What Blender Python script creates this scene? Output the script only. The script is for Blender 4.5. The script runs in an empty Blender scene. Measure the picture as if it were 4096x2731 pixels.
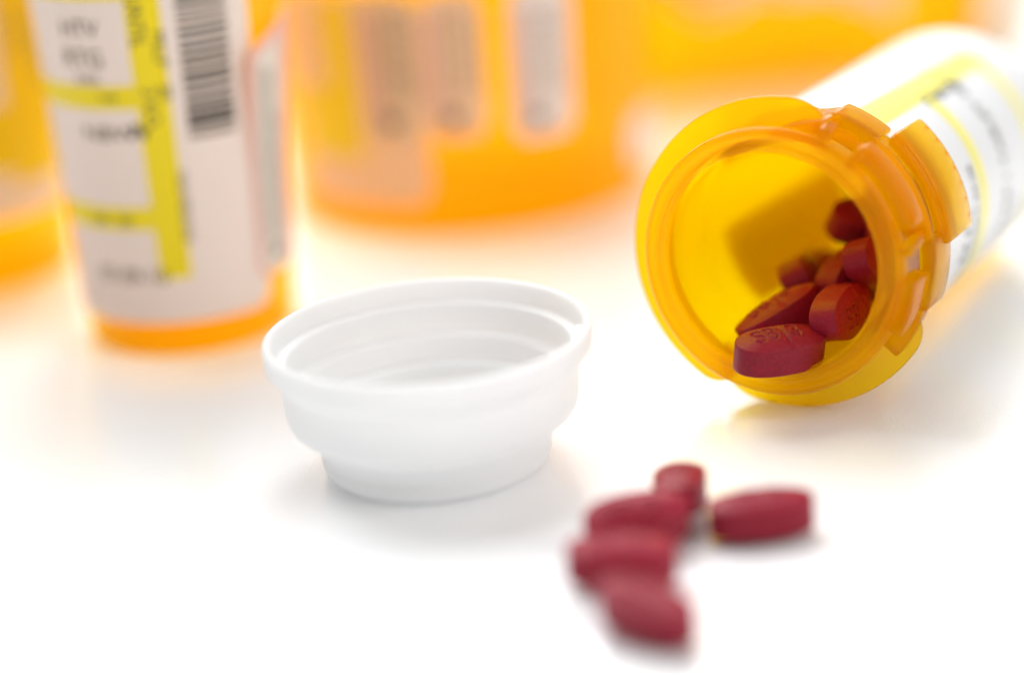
import bpy, bmesh, math, random
from math import sin, cos, pi, radians, degrees, atan2, sqrt
from mathutils import Matrix, Vector
random.seed(7)
sc = bpy.context.scene
sc.unit_settings.system = 'METRIC'
sc.unit_settings.scale_length = 0.01            # 1 unit = 1 cm
col = sc.collection

# ------------------------------------------------------------------ camera
cam_d = bpy.data.cameras.new('camera')
cam = bpy.data.objects.new('camera', cam_d); col.objects.link(cam)
cam_d.sensor_width = 36.0; cam_d.lens = 36.0 * 9500 / 4096
cam_d.clip_start = 0.5; cam_d.clip_end = 2000
cam.matrix_world = (Matrix.Translation((0, 0, 11.1)) @ Matrix.Rotation(radians(90 - 19.5), 4, 'X')
                    @ Matrix.Rotation(radians(-4.5), 4, 'Z'))
cam_d.dof.use_dof = True
cam_d.dof.focus_distance = 29.35
cam_d.dof.aperture_fstop = 0.001 * cam_d.lens / 2.05
cam_d.dof.aperture_blades = 0
sc.camera = cam

# ------------------------------------------------------------------ light
w = bpy.data.worlds.new('World'); sc.world = w; w.use_nodes = True
bg = w.node_tree.nodes['Background']
bg.inputs['Color'].default_value = (1.0, 0.98, 0.95, 1); bg.inputs['Strength'].default_value = 0.40

def area(name, loc, target, sx, sy, radiance, color=(1, 1, 1)):
    d = bpy.data.lights.new(name, 'AREA'); d.shape = 'RECTANGLE'; d.size = sx; d.size_y = sy
    d.energy = radiance * pi * sx * sy; d.color = color
    o = bpy.data.objects.new(name, d); col.objects.link(o)
    o.location = loc
    o.rotation_euler = (Vector(target) - Vector(loc)).to_track_quat('-Z', 'Y').to_euler()
    return o
area('window_light', (-18, 150, 88), (3, 30, 0), 150, 112, 3.3, (1.0, 0.985, 0.96))
area('overhead_softbox', (-24, 85, 105), (0, 25, 0), 110, 80, 4.4, (0.93, 0.97, 1.0))

area('added_side_fill', (90, -22, 66), (0, 30, 0), 70, 64, 3.6, (1.0, 0.97, 0.94))  # added fill without a known source, brightens cap and label fronts

sc.view_settings.view_transform = 'Standard'; sc.view_settings.look = 'None'
sc.view_settings.exposure = 0.42; sc.view_settings.gamma = 1.0
sc.view_settings.use_curve_mapping = False
cy = sc.cycles
cy.max_bounces = 28; cy.transparent_max_bounces = 40; cy.transmission_bounces = 20; cy.glossy_bounces = 8; cy.diffuse_bounces = 6
cy.caustics_reflective = True; cy.caustics_refractive = True
cy.sample_clamp_indirect = 6.0
cy.use_denoising = True

# ------------------------------------------------------------------ materials
def mat(name):
    m = bpy.data.materials.new(name); m.use_nodes = True
    nt = m.node_tree; nt.nodes.clear()
    return m, nt, nt.nodes.new, nt.links.new

def principled(name, base, rough=.5, coat=0, bump=None, spec=.5, translucent=0, mottling=0, tcol=None, sss=0):
    m, nt, N, L = mat(name)
    out = N('ShaderNodeOutputMaterial'); p = N('ShaderNodeBsdfPrincipled')
    p.inputs['Base Color'].default_value = (*base, 1); p.inputs['Roughness'].default_value = rough
    p.inputs['Coat Weight'].default_value = coat; p.inputs['Specular IOR Level'].default_value = spec
    if sss:
        p.inputs['Subsurface Weight'].default_value = sss
        p.inputs['Subsurface Radius'].default_value = (.4, .4, .4); p.inputs['Subsurface Scale'].default_value = .5
    tc = N('ShaderNodeTexCoord')
    if mottling:
        n = N('ShaderNodeTexNoise'); n.inputs['Scale'].default_value = mottling[0]; n.inputs['Detail'].default_value = 6
        L(tc.outputs['Object'], n.inputs['Vector'])
        r = N('ShaderNodeValToRGB')
        a = mottling[1]
        r.color_ramp.elements[0].position = .3; r.color_ramp.elements[1].position = .7
        r.color_ramp.elements[0].color = (*[c * (1 - a) for c in base], 1)
        r.color_ramp.elements[1].color = (*[min(1, c * (1 + a)) for c in base], 1)
        L(n.outputs['Fac'], r.inputs['Fac']); L(r.outputs['Color'], p.inputs['Base Color'])
    if bump:
        prev = None
        for sca, dist, strg in bump:
            n = N('ShaderNodeTexNoise'); n.inputs['Scale'].default_value = sca; n.inputs['Detail'].default_value = 3
            L(tc.outputs['Object'], n.inputs['Vector'])
            b = N('ShaderNodeBump'); b.inputs['Distance'].default_value = dist; b.inputs['Strength'].default_value = strg
            L(n.outputs['Fac'], b.inputs['Height'])
            if prev: L(prev.outputs['Normal'], b.inputs['Normal'])
            prev = b
        L(prev.outputs['Normal'], p.inputs['Normal'])
    if translucent:
        t = N('ShaderNodeBsdfTranslucent'); t.inputs['Color'].default_value = (*(tcol or base), 1)
        x = N('ShaderNodeMixShader'); x.inputs['Fac'].default_value = translucent
        L(p.outputs[0], x.inputs[1]); L(t.outputs[0], x.inputs[2]); L(x.outputs[0], out.inputs['Surface'])
    else:
        L(p.outputs[0], out.inputs['Surface'])
    return m

def amber(name, tcolor, scolor, clear, refr=0.0, rough=.08, ior=1.15, milky=.38):
    """orange translucent plastic: partly clear (coloured), partly milky, with a glossy skin"""
    m, nt, N, L = mat(name)
    out = N('ShaderNodeOutputMaterial')
    tr = N('ShaderNodeBsdfTransparent'); tr.inputs['Color'].default_value = (*tcolor, 1)
    tl = N('ShaderNodeBsdfTranslucent'); tl.inputs['Color'].default_value = (*scolor, 1)
    df = N('ShaderNodeBsdfDiffuse'); df.inputs['Color'].default_value = (*scolor, 1)
    gl = N('ShaderNodeBsdfGlossy'); gl.inputs['Roughness'].default_value = rough; gl.inputs['Color'].default_value = (1, 1, 1, 1)
    milk = N('ShaderNodeMixShader'); milk.inputs['Fac'].default_value = milky
    L(tl.outputs[0], milk.inputs[1]); L(df.outputs[0], milk.inputs[2])
    clr = tr
    if refr:
        rf = N('ShaderNodeBsdfRefraction'); rf.inputs['Color'].default_value = (*tcolor, 1)
        rf.inputs['IOR'].default_value = 1.45; rf.inputs['Roughness'].default_value = .1
        cm = N('ShaderNodeMixShader'); cm.inputs['Fac'].default_value = refr
        L(tr.outputs[0], cm.inputs[1]); L(rf.outputs[0], cm.inputs[2]); clr = cm
    mx = N('ShaderNodeMixShader'); mx.inputs['Fac'].default_value = clear
    L(milk.outputs[0], mx.inputs[1]); L(clr.outputs[0], mx.inputs[2])
    fr = N('ShaderNodeFresnel'); fr.inputs['IOR'].default_value = ior
    geo = N('ShaderNodeNewGeometry')
    mul = N('ShaderNodeMath'); mul.operation = 'MULTIPLY'
    inv = N('ShaderNodeMath'); inv.operation = 'SUBTRACT'; inv.inputs[0].default_value = 1.0
    L(geo.outputs['Backfacing'], inv.inputs[1]); L(fr.outputs[0], mul.inputs[0]); L(inv.outputs[0], mul.inputs[1])
    gm = N('ShaderNodeMixShader'); L(mul.outputs[0], gm.inputs['Fac'])
    L(mx.outputs[0], gm.inputs[1]); L(gl.outputs[0], gm.inputs[2])
    L(gm.outputs[0], out.inputs['Surface'])
    return m

M_table = principled('white_laminate', (.875, .88, .89), .10, bump=[(26, .02, .22), (7, .03, .10)], spec=.7)
M_back = amber('amber_plastic', (1, .905, .02), (1, .68, .0005), .60)
M_vial = amber('amber_vial_plastic', (1, .94, .02), (1, .57, .001), .70, refr=.2, rough=.06, ior=1.16, milky=.15)
M_flange = amber('amber_flange_plastic', (1, .94, .03), (1, .57, .001), .60, refr=.5, rough=.05, ior=1.16, milky=.2)
M_clear = amber('amber_clear_flange', (1, .95, .02), (1, .62, .001), .80, refr=.3, rough=.05, ior=1.3)
M_paper = principled('label_paper', (.87, .88, .885), .45, translucent=.45, tcol=(.85, .85, .85))
M_paperc = principled('amber_lit_label_paper', (.88, .80, .66), .45, translucent=.6, tcol=(.9, .85, .75))  # translucent paper, base colour warmed to stand in for amber light from the plastic
M_paperv = principled('vial_label_paper', (.75, .755, .77), .38, translucent=.07, tcol=(.85, .85, .85))
M_yellowv = principled('glare_paled_yellow_print', (.93, .86, .22), .38, translucent=.15)  # yellow print with the glare on the vial label put into its colour
M_yellow = principled('yellow_print', (.95, .80, .002), .4, translucent=.3)
M_ink = principled('black_ink', (.035, .035, .03), .6)
M_inkl = principled('faded_ink', (.45, .46, .40), .6)
M_inkg = principled('grey_ink', (.20, .20, .16), .6)
M_pink = principled('pink_sticker', (.88, .62, .55), .5, translucent=.35)
M_amberlit = principled('amber_lit_sticker', (.88, .76, .56), .5, translucent=.45)  # sticker paper tinted tan to imitate amber light bounced between the bottles
M_mint = principled('pale_green_sticker', (.92, .91, .84), .5, translucent=.45)
M_cap = principled('white_polypropylene', (.865, .87, .875), .36, sss=.6, translucent=.42)
def vary(m, amount):
    nt = m.node_tree; p = [n for n in nt.nodes if n.type == 'BSDF_PRINCIPLED'][0]
    src = p.inputs['Base Color'].links[0].from_socket
    oi = nt.nodes.new('ShaderNodeObjectInfo'); hs = nt.nodes.new('ShaderNodeHueSaturation'); mr = nt.nodes.new('ShaderNodeMapRange')
    mr.inputs['To Min'].default_value = 1 - amount; mr.inputs['To Max'].default_value = 1 + amount
    nt.links.new(oi.outputs['Random'], mr.inputs['Value']); nt.links.new(mr.outputs[0], hs.inputs['Value'])
    nt.links.new(src, hs.inputs['Color']); nt.links.new(hs.outputs[0], p.inputs['Base Color'])
M_pill = principled('maroon_tablet_coating', (.27, .009, .027), .40, bump=[(60, .012, .35), (14, .02, .15)], mottling=(25, .18), spec=.2)

vary(M_pill, .15)

# ------------------------------------------------------------------ helpers
def link(name, verts, faces, m, parent=None, smooth=True, angle=None):
    me = bpy.data.meshes.new(name); me.from_pydata(verts, [], faces); me.update()
    me.materials.append(m)
    if smooth:
        me.polygons.foreach_set('use_smooth', [True] * len(me.polygons))
        if angle: me.set_sharp_from_angle(angle=radians(angle))
    o = bpy.data.objects.new(name, me); col.objects.link(o)
    if parent: o.parent = parent
    return o
def tag(o, label=None, cat=None, group=None, kind=None):
    for k, v in (('label', label), ('category', cat), ('group', group), ('kind', kind)):
        if v: o[k] = v
    return o
def empty(name, M=None):
    o = bpy.data.objects.new(name, None); col.objects.link(o); o.empty_display_size = .5
    if M is not None: o.matrix_world = M
    return o

def rounded(profile, r=.03, n=3):
    """round the corners of an (r, z) profile"""
    out = [profile[0]]
    for a, b, c in zip(profile, profile[1:], profile[2:]):
        a, b, c = Vector(a), Vector(b), Vector(c)
        d1, d2 = (a - b), (c - b)
        k = min(r, d1.length * .45, d2.length * .45)
        p, q = b + d1.normalized() * k, b + d2.normalized() * k
        for i in range(n + 1):
            t = i / n
            out.append(tuple((1 - t) ** 2 * p + 2 * t * (1 - t) * b + t * t * q))
    out.append(profile[-1])
    return out
def lathe(name, profile, m, parent=None, n=128, rnd=.03, angle=None):
    P = rounded(profile, rnd) if rnd else profile
    v, f, rows = [], [], []
    for r, z in P:
        if r < 1e-5:
            rows.append([len(v)]); v.append((0, 0, z))
        else:
            rows.append(list(range(len(v), len(v) + n)))
            v += [(r * cos(2 * pi * i / n), r * sin(2 * pi * i / n), z) for i in range(n)]
    for A, B in zip(rows, rows[1:]):
        for i in range(n):
            j = (i + 1) % n
            if len(A) == 1 and len(B) == 1: continue
            if len(A) == 1: f.append((A[0], B[i], B[j]))
            elif len(B) == 1: f.append((A[i], B[0], A[j]))
            else: f.append((A[i], B[i], B[j], A[j]))
    o = link(name, v, f, m, parent, angle=angle)
    bm = bmesh.new(); bm.from_mesh(o.data); bmesh.ops.recalc_face_normals(bm, faces=bm.faces); bm.to_mesh(o.data); bm.free()
    return o

def cylbox(parts, bevel=.03, name='part', m=None, parent=None, zdir=1):
    """blocks bent round the z axis: (r0, r1, angle0, angle1, z0, z1, slant) joined in one mesh"""
    bm = bmesh.new()
    for p in parts:
        r0, r1, a0, a1, z0, z1 = p[:6]; sl = p[6] if len(p) > 6 else 0
        n = max(2, int(abs(a1 - a0) / 3) + 1)
        rings = []
        for i in range(n + 1):
            a = radians(a0 + (a1 - a0) * i / n)
            ring = []
            re_ = r1 + (p[7] - r1) * i / n if len(p) > 7 else r1     # outer radius may ramp along the arc
            for r, z in ((r0, z0), (re_, z0), (re_, z1), (r0, z1)):
                aa = a + (radians(sl) if z == z1 else 0)
                ring.append(bm.verts.new((r * cos(aa), r * sin(aa), z * zdir)))
            rings.append(ring)
        for A, B in zip(rings, rings[1:]):
            for k in range(4):
                bm.faces.new((A[k], A[(k + 1) % 4], B[(k + 1) % 4], B[k]))
        bm.faces.new(rings[0][::-1]); bm.faces.new(rings[-1])
    bmesh.ops.recalc_face_normals(bm, faces=bm.faces)
    sharp = [e for e in bm.edges if len(e.link_faces) == 2 and e.calc_face_angle() > radians(40)]
    bmesh.ops.bevel(bm, geom=sharp, offset=bevel, segments=3, profile=.5, affect='EDGES', clamp_overlap=True)
    me = bpy.data.meshes.new(name); bm.to_mesh(me); bm.free(); me.materials.append(m)
    me.polygons.foreach_set('use_smooth', [True] * len(me.polygons))
    o = bpy.data.objects.new(name, me); col.objects.link(o)
    if parent: o.parent = parent
    return o

# surface frames: a point (angle deg, height z, lift) on a bottle wall. a_off turns the angle origin
class Wall:
    def __init__(s, R0, k, a_off): s.R0, s.k, s.a = R0, k, a_off
    def __call__(s, th, z, lift=0):
        r = s.R0 + s.k * z + lift; a = radians(th) + s.a
        return (r * cos(a), r * sin(a), z)

def patch(name, W, th0, th1, z0, z1, m, parent, lift=.012, corner=0, edge=None, top=None, thick=.010, curl=None):
    """a paper patch with thickness on a wall; edge(th)->z gives a shaped lower edge; curl lifts it"""
    nx = max(3, int(abs(th1 - th0) / 2.5)); nz = max(3, int(abs(z1 - z0) / .12))
    v, f = [], []
    Rm = W.R0
    for s_ in (0, 1):
        for j in range(nz + 1):
            for i in range(nx + 1):
                u_, t_ = i / nx, j / nz
                th = th0 + (th1 - th0) * u_
                lo = edge(th) if edge else z0
                hi = top(th) if top else z1
                if corner:
                    wd = radians(abs(th1 - th0)) * Rm
                    dx = min(u_, 1 - u_) * wd
                    if dx < corner:
                        c = corner - sqrt(max(0, corner ** 2 - (corner - dx) ** 2))
                        lo += c; hi -= c
                z = lo + (hi - lo) * t_
                l = lift + s_ * thick + (curl(th, z) if curl else 0)
                v.append(W(th, z, l))
    K = (nx + 1) * (nz + 1)
    for j in range(nz):
        for i in range(nx):
            a = j * (nx + 1) + i; q = (a, a + 1, a + nx + 2, a + nx + 1)
            f.append(tuple(K + x for x in q)); f.append(q[::-1])
    def side(idx):
        for a, b in zip(idx, idx[1:]): f.append((a, b, K + b, K + a))
    side([i for i in range(nx + 1)]); side([nz * (nx + 1) + i for i in range(nx, -1, -1)])
    side([j * (nx + 1) for j in range(nz, -1, -1)]); side([j * (nx + 1) + nx for j in range(nz + 1)])
    return link(name, v, f, m, parent, angle=50)

_txt = {}
def text_mesh(s):
    if s in _txt: return _txt[s]
    c = bpy.data.curves.new('t', 'FONT'); c.body = s; c.size = 1.0; c.resolution_u = 3
    o = bpy.data.objects.new('t', c); col.objects.link(o)
    bpy.context.view_layer.update()
    dg = bpy.context.evaluated_depsgraph_get()
    me = bpy.data.meshes.new_from_object(o.evaluated_get(dg))
    V = [tuple(x.co[:2]) for x in me.vertices]; F = [tuple(p.vertices) for p in me.polygons]
    bpy.data.meshes.remove(me); bpy.data.objects.remove(o); bpy.data.curves.remove(c)
    _txt[s] = (V, F); return V, F
def prints(name, W, items, m, parent, lift=.032):
    """lettering wrapped on a wall. item: (text, th, z, size, width_scale, vertical)"""
    v, f = [], []
    for s, th, z, size, ws, vert in items:
        V, F = text_mesh(s); k = len(v); R = W.R0
        for x, y in V:
            if not vert:
                dx, dz = x * size * ws, y * size
            elif vert > 0:                       # reads downwards
                dx, dz = y * size, -x * size * ws
            else:
                dx, dz = -y * size, x * size * ws
            v.append(W(th + degrees(dx / R), z + dz, lift))
        f += [tuple(k + i for i in F_) for F_ in F]
    return link(name, v, f, m, parent, smooth=False)
def bars(name, W, lst, m, parent, lift=.032):
    v, f = [], []
    for th0, th1, z0, z1 in lst:
        n = max(2, int(abs(th1 - th0) / 4))
        k = len(v)
        for i in range(n + 1):
            th = th0 + (th1 - th0) * i / n
            v += [W(th, z0, lift), W(th, z1, lift)]
        for i in range(n):
            a = k + 2 * i; f.append((a, a + 2, a + 3, a + 1))
    return link(name, v, f, m, parent, smooth=False)

# ------------------------------------------------------------------ table
bm = bmesh.new(); bmesh.ops.create_cube(bm, size=1)
for q in bm.verts: q.co = Vector((q.co.x * 260, q.co.y * 230, q.co.z * 3))
bmesh.ops.bevel(bm, geom=bm.edges[:], offset=.4, segments=3, affect='EDGES')
me = bpy.data.meshes.new('table_top'); bm.to_mesh(me); bm.free(); me.materials.append(M_table)
o = bpy.data.objects.new('table_top', me); col.objects.link(o); o.location = (0, 95, -1.5)
tag(o, 'glossy white table top with a fine grained finish under everything', None, None, 'structure')

# ------------------------------------------------------------------ upturned cap
def make_open_cap(M):
    e = empty('bottle_cap', M)
    outer = [(0, .02), (1.28, .02), (1.39, .08), (1.42, .24), (1.405, .28), (1.42, .32), (1.45, .50), (1.47, .55), (1.62, .60),
             (1.74, .68), (1.79, .80), (1.815, 1.26), (1.84, 1.33), (1.93, 1.39), (1.985, 1.46), (2.0, 1.68), (1.985, 1.745), (1.93, 1.755)]
    inner = [(1.885, 1.71), (1.865, 1.52), (1.84, 1.49), (1.755, 1.475), (1.73, 1.45), (1.715, 1.15), (1.61, 1.09), (1.585, 1.06), (1.57, .80),
             (1.43, .76), (1.41, .72), (1.395, .52), (1.20, .50), (1.18, .56), (1.10, .56), (1.08, .46), (0, .46)]
    lathe('cap_shell', outer + inner, M_cap, e, n=192, rnd=.08)
    for a in (188, 350):
        cylbox([(1.79, 1.90, a, a + 12, 1.48, 1.64)], .03, 'locking_lug', M_cap, e)
    return e
make_open_cap(Matrix.Translation((-1.02, 27.1, 0)))
tag(bpy.data.objects['bottle_cap'], 'white plastic screw cap lying open side up between bottles and pills', 'bottle cap')

# ------------------------------------------------------------------ standing / lying background bottles
def bottle_body(e, R0, k, h, cap=True, m=M_back, neck=0):
    Rb = R0 + k * h; Rt = Rb - neck; t = .11
    P = [(0, .10), (R0 - .30, .10), (R0 - .22, .0), (R0 - .06, .0), (R0 + .01, .12), (Rb, h - .2), (Rb - .12, h), (Rt - .18, h + .05),
         (Rt - .18, h + .55), (Rt - .02, h + .58), (Rt - .02, h + .68), (Rt - .18, h + .72), (Rt - .18, h + 1.3), (Rt - .32, h + 1.3),
         (Rt - .32, h), (Rb - t, h - .2), (R0 - t, .28), (0, .22)]
    lathe('bottle_body', P, m, e, n=128, rnd=.06)
    if cap:
        H = h + .72
        c = lathe('screw_cap', [(Rt - .16, H + .02), (Rt + .10, H + .02), (Rt + .12, H + .3), (Rt + .02, H + .36), (Rt - .02, H + 1.0), (Rt - .12, H + 1.12), (0, H + 1.12),
                  (0, H + .98), (Rt - .15, H + .95)], M_cap, e, n=128, rnd=.05)

PHARM = [('RX', 0), ('QTY', 0)]
def pharmacy_label(W, e, th_strip, strip_w, th_l, th_r, z0, z1, bands, bandh, strip_z0, lines, vlines, barc=None, cor=.25):
    lab = patch('label', W, th_l, th_r, z0, z1, M_paper, e, corner=cor)
    L2 = .025
    patch('yellow_stripe', W, th_strip, th_strip + strip_w, strip_z0, z1 - .05, M_yellow, lab, lift=L2, thick=.003)
    for b in bands:
        patch('yellow_band', W, th_l + 4, th_strip - .15, b, b + bandh, M_yellow, lab, lift=L2, thick=.003)
    [prints('printed_text', W, [q], M_ink, lab) for q in lines + vlines]
    if barc: tag(bars('barcode', W, barc, M_ink, lab), kind='stuff')
    return lab

# left bottle, label and peeling sticker towards the camera
def barcode_rows(th0, th1, z0, z1, seed):
    r = random.Random(seed); out = []; z = z0
    while z < z1:
        h = r.choice([.018, .03, .03, .05, .075]); out.append((th0, th1, z, min(z + h, z1))); z += h + r.choice([.018, .025, .04, .055])
    return out
FR = -pi / 2                                    # angle 0 faces the camera (-Y), positive to the right
W1 = Wall(1.5, .04, FR)
e = empty('pill_bottle', Matrix.Translation((-4.65, 33.28, 0)))
tag(e, 'amber bottle with barcode, yellow striped label and peeling sticker, left of the white cap', 'pill bottle', 'amber bottles standing behind the cap')
bottle_body(e, 1.5, .04, 7.6)
pharmacy_label(W1, e, -6.2, 15.9, -82, 54, .53, 7.3, [1.92, 3.66, 5.18], .33, 1.19,
    [('HTV', -41, 4.68, .32, .9, 0), ('RTG', -42, 4.26, .34, .9, 0), ('Lisa', -36, 4.03, .2, 1.1, 0), ('TAB', -25, 3.78, .14, 1, 0), ('NBWY', -37, 3.22, .28, 1.15, 0), ('R', -11.5, 3.24, .30, 1.2, 0),
     ('OR  20', -42, 1.98, .22, 1, 0), ('07-09-10', -42, 1.14, .30, .95, 0), ('1', -52, .80, .2, 1, 0)],
    [('CALL US UNTIL', -5, 6.3, .26, 1.0, 1), ('MLLP', 5, 4.72, .22, 1.0, 1), ('2 KO', -2.8, 3.95, .24, 1.0, 1), ('30', 5, 3.98, .22, 1.0, 1),
     ('THIS MEDICINE', 8.0, 2.75, .17, .9, 1)],
    barcode_rows(16.5, 41, 3.18, 6.6, 3))
pk = lambda th, z: max(0, z - 2.4) * .055 + max(0, (60 - th) / 30) * max(0, z - 3.0) * .10
st = patch('peeling_sticker', W1, 47, 88, .95, 4.42, M_pink, e, lift=.03, thick=.012, curl=pk, corner=.1, top=lambda th: 4.22 + (th - 47) * .011)
patch('sticker_panel', W1, 51.5, 72, 1.0, 4.25, M_mint, st, lift=.05, thick=.004, curl=pk, top=lambda th: 4.05 + (th - 47) * .011)
rows = []
rr = random.Random(5)
for c in range(7):
    z = 1.4
    while z < (3.9 if c < 5 else 3.2):
        h = rr.uniform(.04, .12); th = 53.5 + c * 2.6
        rows.append((th, th + .9, z, z + h)); z += h + .04
rows.append((58, 66, 1.15, 1.33))
class Lifted:
    def __init__(s, W): s.W = W; s.R0 = W.R0
    def __call__(s, th, z, lift=0): return s.W(th, z, lift + pk(th, z))
tag(bars('sticker_text', Lifted(W1), rows, M_inkg, st, lift=.062), kind='stuff')

# far left bottle cut by the frame
W0 = Wall(1.75, .04, FR)
e = empty('pill_bottle', Matrix.Translation((-8.7, 37.1, 0)))
tag(e, 'amber bottle cut off by the left edge, with yellow print on its label', 'pill bottle', 'amber bottles standing behind the cap')
bottle_body(e, 1.75, .04, 8.2)
lab = patch('label', W0, -60, 75, 1.15, 7.9, M_paper, e, corner=.3)
patch('yellow_stripe', W0, 42, 74, 1.65, 7.8, M_yellow, lab, lift=.025, thick=.003)
patch('yellow_band', W0, -50, 41.8, 1.9, 2.9, M_yellow, lab, lift=.025, thick=.003)
for q in [('TAKE ONE TABLET', 62, 6.2, .34, 1.1, 1), ('DAILY', 48, 4.4, .3, 1, 1)]: prints('printed_text', W0, [q], M_inkg, lab)

# large bottle in the middle
W2 = Wall(3.12, .05, FR)
CX, CY = -.50, 39.7
e = empty('pill_bottle', Matrix.Translation((CX, CY, 0)))
tag(e, 'wide amber bottle in the middle with several pale labels, behind the white cap', 'pill bottle', 'amber bottles standing behind the cap')
bottle_body(e, 3.12, .05, 4.15, neck=.62)
patch('pale_patch', W2, 57, 96, .50, 1.38, M_paper, e, corner=.25)  # pale rounded patch low on the right side of the wide bottle
lab = patch('label', W2, -54, -10.5, .55, 3.98, M_paperc, e, corner=.3)
patch('yellow_stripe', W2, -40, -30, 1.30, 3.9, M_yellow, lab, lift=.025, thick=.003)
patch('yellow_band', W2, -52.5, -40.2, 1.30, 2.45, M_yellow, lab, lift=.025, thick=.003)
for (a0, a1, zb, zt, nm, mm) in ((-27.5, -10, 1.62, 3.97, 'warning_sticker', M_amberlit), (-9.6, 7, 1.66, 3.97, 'warning_sticker', M_amberlit), (14.5, 33, 1.50, 3.95, 'warning_sticker', M_paper)):
    s_ = patch(nm, W2, a0, a1, zb, zt, mm, e, lift=.03, corner=.22)
    patch('sticker_margin', W2, a0 + .6, a0 + 3.6, zb + .3, zt - .3, M_pink, s_, lift=.045, thick=.003)
    r_ = random.Random(int(a1)); L_ = []
    for c in range(4):
        z = zb + (.7 if c else .35)
        while z < zt - .3:
            h = r_.uniform(.06, .2); th = a0 + 5 + c * 3.2; L_.append((th, th + 1.1, z, z + h)); z += h + .06
    bars('printed_mark', W2, [(a0 + 5, a0 + 9.5, zb + .20, zb + .42)], M_ink, s_, lift=.049)
    tag(bars('sticker_text', W2, L_, M_inkg, s_, lift=.048), kind='stuff')

# large bottle lying on its side behind, to the right
def lying(A, yaw, R):
    """frame of a lying bottle: z along it from its base, x up, y away; angle 0 up, -90 towards the camera"""
    ax = Vector((cos(radians(yaw)), sin(radians(yaw)), 0)); xx = Vector((0, 0, 1)); yx = ax.cross(xx)
    Mx = Matrix.Identity(4)
    for i in range(3): Mx[i][0], Mx[i][1], Mx[i][2] = xx[i], yx[i], ax[i]
    return Matrix.Translation(Vector((A[0], A[1], R))) @ Mx
R3 = 2.35
Mx = lying((1.2, 45.2), 4, R3)
e = empty('pill_bottle', Mx)
tag(e, 'large amber bottle lying on its side in the far right background', 'pill bottle')
bottle_body(e, R3 - .02, 0, 7.15)
sgn = 1                                          # ax x up points to the camera side
def lying_patch(name, W, z0, z1, a0, a1fn, m, par, lift=.012):
    v, f = [], []; nz = 36; na = 18
    for j in range(nz + 1):
        z = z0 + (z1 - z0) * j / nz; a1 = a1fn(z)
        for i in range(na + 1):
            v.append(W(a0 + (a1 - a0) * i / na, z, lift))
    for j in range(nz):
        for i in range(na):
            a = j * (na + 1) + i; f.append((a, a + 1, a + na + 2, a + na + 1))
    o = link(name, v, f, m, par)
    md = o.modifiers.new('thickness', 'SOLIDIFY'); md.thickness = .01
    return o
def interp(pts, x):
    for (x0, y0), (x1, y1) in zip(pts, pts[1:]):
        if x <= x1:
            t = max(0, (x - x0) / (x1 - x0)); t = t * t * (3 - 2 * t); return y0 + (y1 - y0) * t
    return pts[-1][1]
EDGE = [(1.7, 80), (2.05, 94), (2.6, 103), (3.1, 101), (3.6, 94.5), (4.3, 97), (4.9, 96), (5.5, 102), (6.3, 113)]
lying_patch('label', Wall(R3 - .02, 0, 0), 1.7, 6.3, -80, lambda z: interp(EDGE, z), M_paper, e)
# ------------------------------------------------------------------ tipped vial
Mc = Vector((3.221, 27.681, 2.034)); phi, dl = .503, .054
axv = Vector((sin(phi) * cos(dl), cos(phi) * cos(dl), -sin(dl)))
u = axv.cross(Vector((0, 0, 1))).normalized(); vv = u.cross(axv)
MV = Matrix.Identity(4)
for i in range(3): MV[i][0], MV[i][1], MV[i][2], MV[i][3] = u[i], vv[i], -axv[i], Mc[i]
e = empty('pill_bottle', MV)
tag(e, 'open amber vial tipped on its side with maroon pills inside its mouth', 'pill bottle')
vial = e
P = [(1.371, -.06), (1.40, .0), (1.47, .0), (1.50, -.03), (1.56, -.03), (1.60, .0), (1.66, -.01), (1.70, -.06), (1.70, -.20), (1.66, -.25), (1.52, -.27), (1.52, -1.20),
     (1.60, -1.36), (1.607, -1.5), (1.607, -7.35), (1.50, -7.58), (1.25, -7.58), (1.15, -7.48), (0, -7.48),
     (0, -7.36), (1.2, -7.36), (1.48, -7.2), (1.50, -1.6), (1.40, -1.25), (1.371, -1.1)]
P = P + [P[0]]
lathe('bottle_body', P, M_vial, e, n=192, rnd=.02)

def tab(name, a0, a1, s0, s1, r_out, m, cr=.3, r_in=1.50, fade0=20, fade1=12):
    """flat curved flange with rounded ends"""
    n = 72; v, f = [], []
    for i in range(n + 1):
        t = i / n; a = a0 + (a1 - a0) * t
        d0, d1 = (a - a0) / fade0, (a1 - a) / fade1
        g = min(1, d0) if d0 < d1 else min(1, d1)
        g = sqrt(max(0, 1 - (1 - g) ** 2))
        ro = r_in + .02 + (r_out - r_in - .02) * g
        ca, sa = cos(radians(a)), sin(radians(a))
        e_ = .022
        prof = [(r_in, s0), (ro - e_ * 1.2, s0), (ro - e_ * .3, s0 + e_ * .6), (ro, (s0 + s1) / 2), (ro - e_ * .3, s1 - e_ * .6), (ro - e_ * 1.2, s1), (r_in, s1)]
        # raised bead just inside the edge
        v += [(r * ca, r * sa, -z) for r, z in prof]
    K = 7
    for i in range(n):
        for k in range(K):
            k2 = (k + 1) % K
            f.append((i * K + k, i * K + k2, (i + 1) * K + k2, (i + 1) * K + k))
    f.append(tuple(range(K))[::-1]); f.append(tuple(n * K + k for k in range(K)))
    o = link(name, v, f, m, vial, angle=50)
    bm = bmesh.new(); bm.from_mesh(o.data); bmesh.ops.recalc_face_normals(bm, faces=bm.faces); bm.to_mesh(o.data); bm.free()
    return o
tab('thumb_flange', 66, 250, .40, .50, 2.01, M_flange, fade0=22, fade1=14)
tab('support_flange', 236, 342, .56, .66, 2.015, M_clear, fade0=20, fade1=16)

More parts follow.
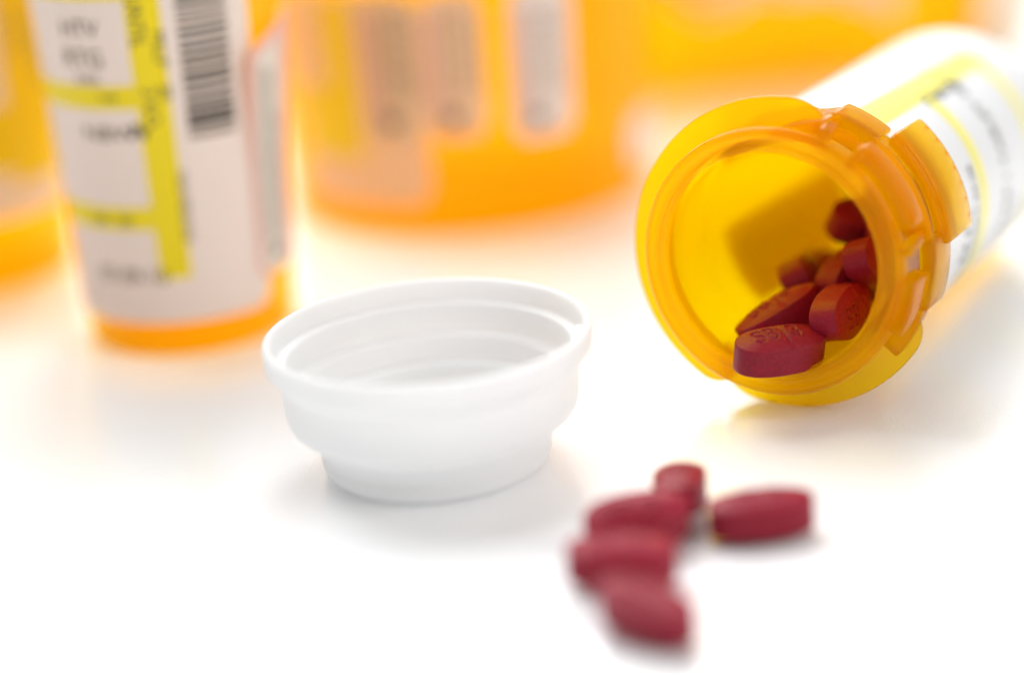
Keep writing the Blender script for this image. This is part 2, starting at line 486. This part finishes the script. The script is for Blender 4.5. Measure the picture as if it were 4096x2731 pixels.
# locking collar: blocks bent round the neck (r0, r1, angle0, angle1, depth0, depth1)
cylbox([(1.74, 1.90, 52, 72, .62, 1.22), (1.60, 1.76, 50, 76, .50, .70), (1.50, 1.88, 70, 94, .30, 1.15, 0, 1.58)], .04, 'locking_collar', M_flange, vial, -1)
cylbox([(1.62, 1.84, 64, 69.5, .06, .66, 3)], .03, 'strut', M_flange, vial, -1)
cylbox([(1.55, 1.86, 50, 54, .10, .66)], .03, 'strut', M_flange, vial, -1)
cylbox([(1.76, 1.97, 4, 50, 1.02, 1.98), (1.80, 1.93, 6, 50, .98, 1.2)], .06, 'locking_lug', M_flange, vial, -1)
cylbox([(1.70, 1.90, 17, 53, .12, .50)], .06, 'collar_rib', M_flange, vial, -1)
cylbox([(1.66, 1.90, 9, 53, .60, .68)], .03, 'collar_rib', M_flange, vial, -1)
cylbox([(1.60, 1.74, 9, 52, .5, 1.1)], .03, 'collar_wall', M_flange, vial, -1)
cylbox([(1.70, 1.90, -20, 9, .60, 1.30)], .06, 'collar_wall', M_flange, vial, -1)
cylbox([(1.66, 1.84, 7, 11, -.0, .66, 3)], .03, 'strut', M_flange, vial, -1)
cylbox([(1.60, 1.84, -26, -3, .02, .66)], .04, 'collar_wall', M_flange, vial, -1)
cylbox([(1.60, 1.88, -40, -18, .50, .80)], .04, 'collar_wall', M_flange, vial, -1)
bm = bmesh.new()
for k in range(7):
    a = radians(9 + k * 6)
    m_ = Matrix.Translation((1.945 * cos(a), 1.945 * sin(a), -1.88)) @ Matrix.Diagonal((.03, .045, .035, 1))
    bmesh.ops.create_icosphere(bm, subdivisions=2, radius=1, matrix=m_)
me = bpy.data.meshes.new('grip_bumps'); bm.to_mesh(me); bm.free(); me.materials.append(M_flange)
me.polygons.foreach_set('use_smooth', [True] * len(me.polygons))
o = bpy.data.objects.new('grip_bumps', me); col.objects.link(o); o.parent = vial; o['kind'] = 'stuff'

# vial label. wall frame with z towards the mouth; angle 0 = right, 90 = up
W4 = Wall(1.607, 0, 0)
lab = patch('label', W4, -62, 150, -7.3, -1.62, M_paperv, vial, corner=.25)
patch('yellow_stripe', W4, 59, 74, -6.3, -1.7, M_yellowv, lab, lift=.025, thick=.003)
for b in (-3.72, -6.1):
    patch('yellow_band', W4, -58, 58.8, b, b + .30, M_yellowv, lab, lift=.025, thick=.003)
for q in [('NO REFILLS', 62, -4.9, .27, 1.1, -1), ('TAKE 1 TABLET DAILY', -24, -4.72, .30, .95, 0), ('AFTER MEALS', -50, -5.3, .24, .8, 0),
     ('PHARMACY 54-2B', -34, -3.28, .20, 1.0, 0), ('RX 512', -22, -2.95, .26, .9, 0), ('05-20', -52, -2.3, .24, .8, 0)]: prints('printed_text', W4, [q], M_ink, lab)
patch('side_sticker', W4, 189, 229, -6.8, -2.35, M_paperc, vial, corner=.12)

# ------------------------------------------------------------------ pills
PA, PB, PH, PD = .60, .31, .175, .105       # half length, half width, half band, dome height
def seg_d(px, py, ax_, ay, bx, by):
    dx, dy = bx - ax_, by - ay; L2 = dx * dx + dy * dy or 1e-9
    t = max(0, min(1, ((px - ax_) * dx + (py - ay) * dy) / L2))
    return sqrt((px - ax_ - dx * t) ** 2 + (py - ay - dy * t) ** 2)
def arc(cx_, cy_, rx_, ry_, a0, a1, n=8):
    return [(cx_ + rx_ * cos(radians(a0 + (a1 - a0) * i / n)), cy_ + ry_ * sin(radians(a0 + (a1 - a0) * i / n))) for i in range(n + 1)]
strokes = []
def poly(pts): strokes.extend((*a, *b) for a, b in zip(pts, pts[1:]))
hw, hh = .055, .062
def S_(cx_): poly(arc(cx_, hh, hw, hh, 20, 270) + arc(cx_, -hh, hw, hh, 90, -160)[0:])
def B_(cx_): poly([(cx_ - hw, -2 * hh), (cx_ - hw, 2 * hh)]); poly([(cx_ - hw, 2 * hh)] + arc(cx_ - .01, hh, hw, hh, 90, -90) + [(cx_ - hw, 0)]); poly([(cx_ - .01, 0)] + arc(cx_ - .01, -hh, hw * 1.1, hh, 90, -90) + [(cx_ - hw, -2 * hh)])
def T3(cx_): poly(arc(cx_, hh, hw, hh, 150, -90)); poly(arc(cx_, -hh, hw * 1.1, hh, 90, -150))
S_(-.31); B_(-.135); T3(.16)
score = (0.02, -.30, 0.02, .30)
def pill_mesh(text=True):
    nr, na = (54, 168) if text else (20, 96)
    v, f = [], []
    def outline(a):
        n_ = 2.35
        c, s = cos(a), sin(a)
        k = (abs(c) ** n_ + abs(s) ** n_) ** (-1 / n_)
        return PA * k * c, PB * k * s
    def dome(x, y, q, top):
        z = PH + PD * (1 - q ** 2.2)
        if text and top:
            d = min(seg_d(x, y, *s_) for s_ in strokes) if abs(x) < .42 and abs(y) < .17 else 1
            z -= .020 * max(0, 1 - (d / .018) ** 2) ** .8 if d < .018 else 0
            z += .006 * math.exp(-((d - .034) / .01) ** 2)
            d = seg_d(x, y, *score)
            if d < .028: z -= .022 * (1 - (d / .028) ** 2)
        return z
    rings = []
    def ring(q, zf):
        rings.append(list(range(len(v), len(v) + na)))
        for i in range(na):
            x, y = outline(2 * pi * i / na); x *= q; y *= q
            v.append((x, y, zf(x, y, q)))
    v.append((0, 0, dome(0, 0, 0, True)))
    for j in range(1, nr): ring(j / nr, lambda x, y, q: dome(x, y, q, True))
    for q, z in ((.992, PH + .004), (1.0, PH - .010), (1.0, PH - .05), (1.0, 0), (1.0, -PH + .05), (1.0, -PH + .010), (.992, -PH - .004)):
        ring(q, lambda x, y, q_, z=z: z)
    for j in range(19, 0, -1): ring(j / 20, lambda x, y, q: -dome(x, y, q, False))
    v.append((0, 0, -dome(0, 0, 0, False))); last = len(v) - 1
    for i in range(na):
        j = (i + 1) % na
        f.append((0, rings[0][i], rings[0][j])); f.append((last, rings[-1][j], rings[-1][i]))
    for A_, B_r in zip(rings, rings[1:]):
        for i in range(na):
            j = (i + 1) % na; f.append((A_[i], B_r[i], B_r[j], A_[j]))
    me = bpy.data.meshes.new('pill'); me.from_pydata(v, [], f); me.update(); me.materials.append(M_pill)
    me.polygons.foreach_set('use_smooth', [True] * len(me.polygons))
    return me
PM = pill_mesh()
def pill(loc, rot, label, group):
    o = bpy.data.objects.new('pill', PM); col.objects.link(o)
    o.location = loc; o.rotation_euler = [radians(a) for a in rot]; o.rotation_mode = 'XYZ'
    tag(o, label, 'pill', group); return o
G1 = 'maroon pills spilled on the table'; G2 = 'pills inside the tipped vial'
hz = PH + PD
pill((2.61, 24.17, hz), (0, 0, 5), 'maroon pill lying apart on the right of the spilled heap', G1)
pill((1.77, 24.86, .36), (0, 10, 82), 'orange lit maroon pill at the back of the spilled heap, end towards the camera', G1)
pill((1.22, 24.06, .35), (28, -4, 6), 'dark maroon pill leaning in front of the orange lit pill', G1)
pill((.99, 23.20, .30), (4, 3, -4), 'pink topped maroon pill in the middle of the spilled row', G1)
pill((1.17, 21.92, .30), (4, 3, -44), 'pill nearest the camera, at the bottom end of the spilled row', G1)

pill(Mc + u * .85 + vv * -.30 + axv * 1.55, (70, 20, 50), 'dark pill wedged high against the right side of the vial, behind the edge standing pill', G2)
pill(Mc + u * .8 + vv * .12 + axv * 2.9, (60, 30, 20), 'deepest dark pill near the top of the heap in the vial', G2)
pill(Mc + u * .93 + vv * -.50 + axv * 2.05, (75, 10, 40), 'dark pill low against the right wall of the vial, mostly hidden', G2)
def vp(x, y, s): return Mc + u * x + vv * y + axv * s
pill((3.29, 27.56, .945), (11, 2, 20), 'sharp maroon pill with stamped letters at the lip of the tipped vial', G2)
pill((3.42, 28.42, 1.06), (-14, -20, 24), 'stamped pill just behind the front pill inside the vial', G2)
pill((4.14, 28.10, 1.20), (80, 0, 60), 'pill standing on edge at the right inside the vial mouth', G2)
pill(vp(-.30, -.75, 1.95), (60, 20, 70), 'blurred pill on edge between the two stamped pills, deeper in', G2)
pill(vp(.45, -.55, 1.75), (80, -10, 45), 'dark pill behind the edge standing pill inside the vial', G2)
pill(vp(.35, -.10, 2.7), (30, 10, 20), 'topmost dark pill deep inside the vial', G2)
pill(vp(.75, -.2, 2.3), (70, 30, 75), 'dark pill against the right inner wall of the vial', G2)
pill(vp(.55, -.75, 2.75), (5, 15, 10), 'dark pill at the bottom of the heap deep in the vial', G2)
pill(vp(-.15, -.95, 2.9), (8, 10, -40), 'shaded pill lying flat deep in the vial', G2)
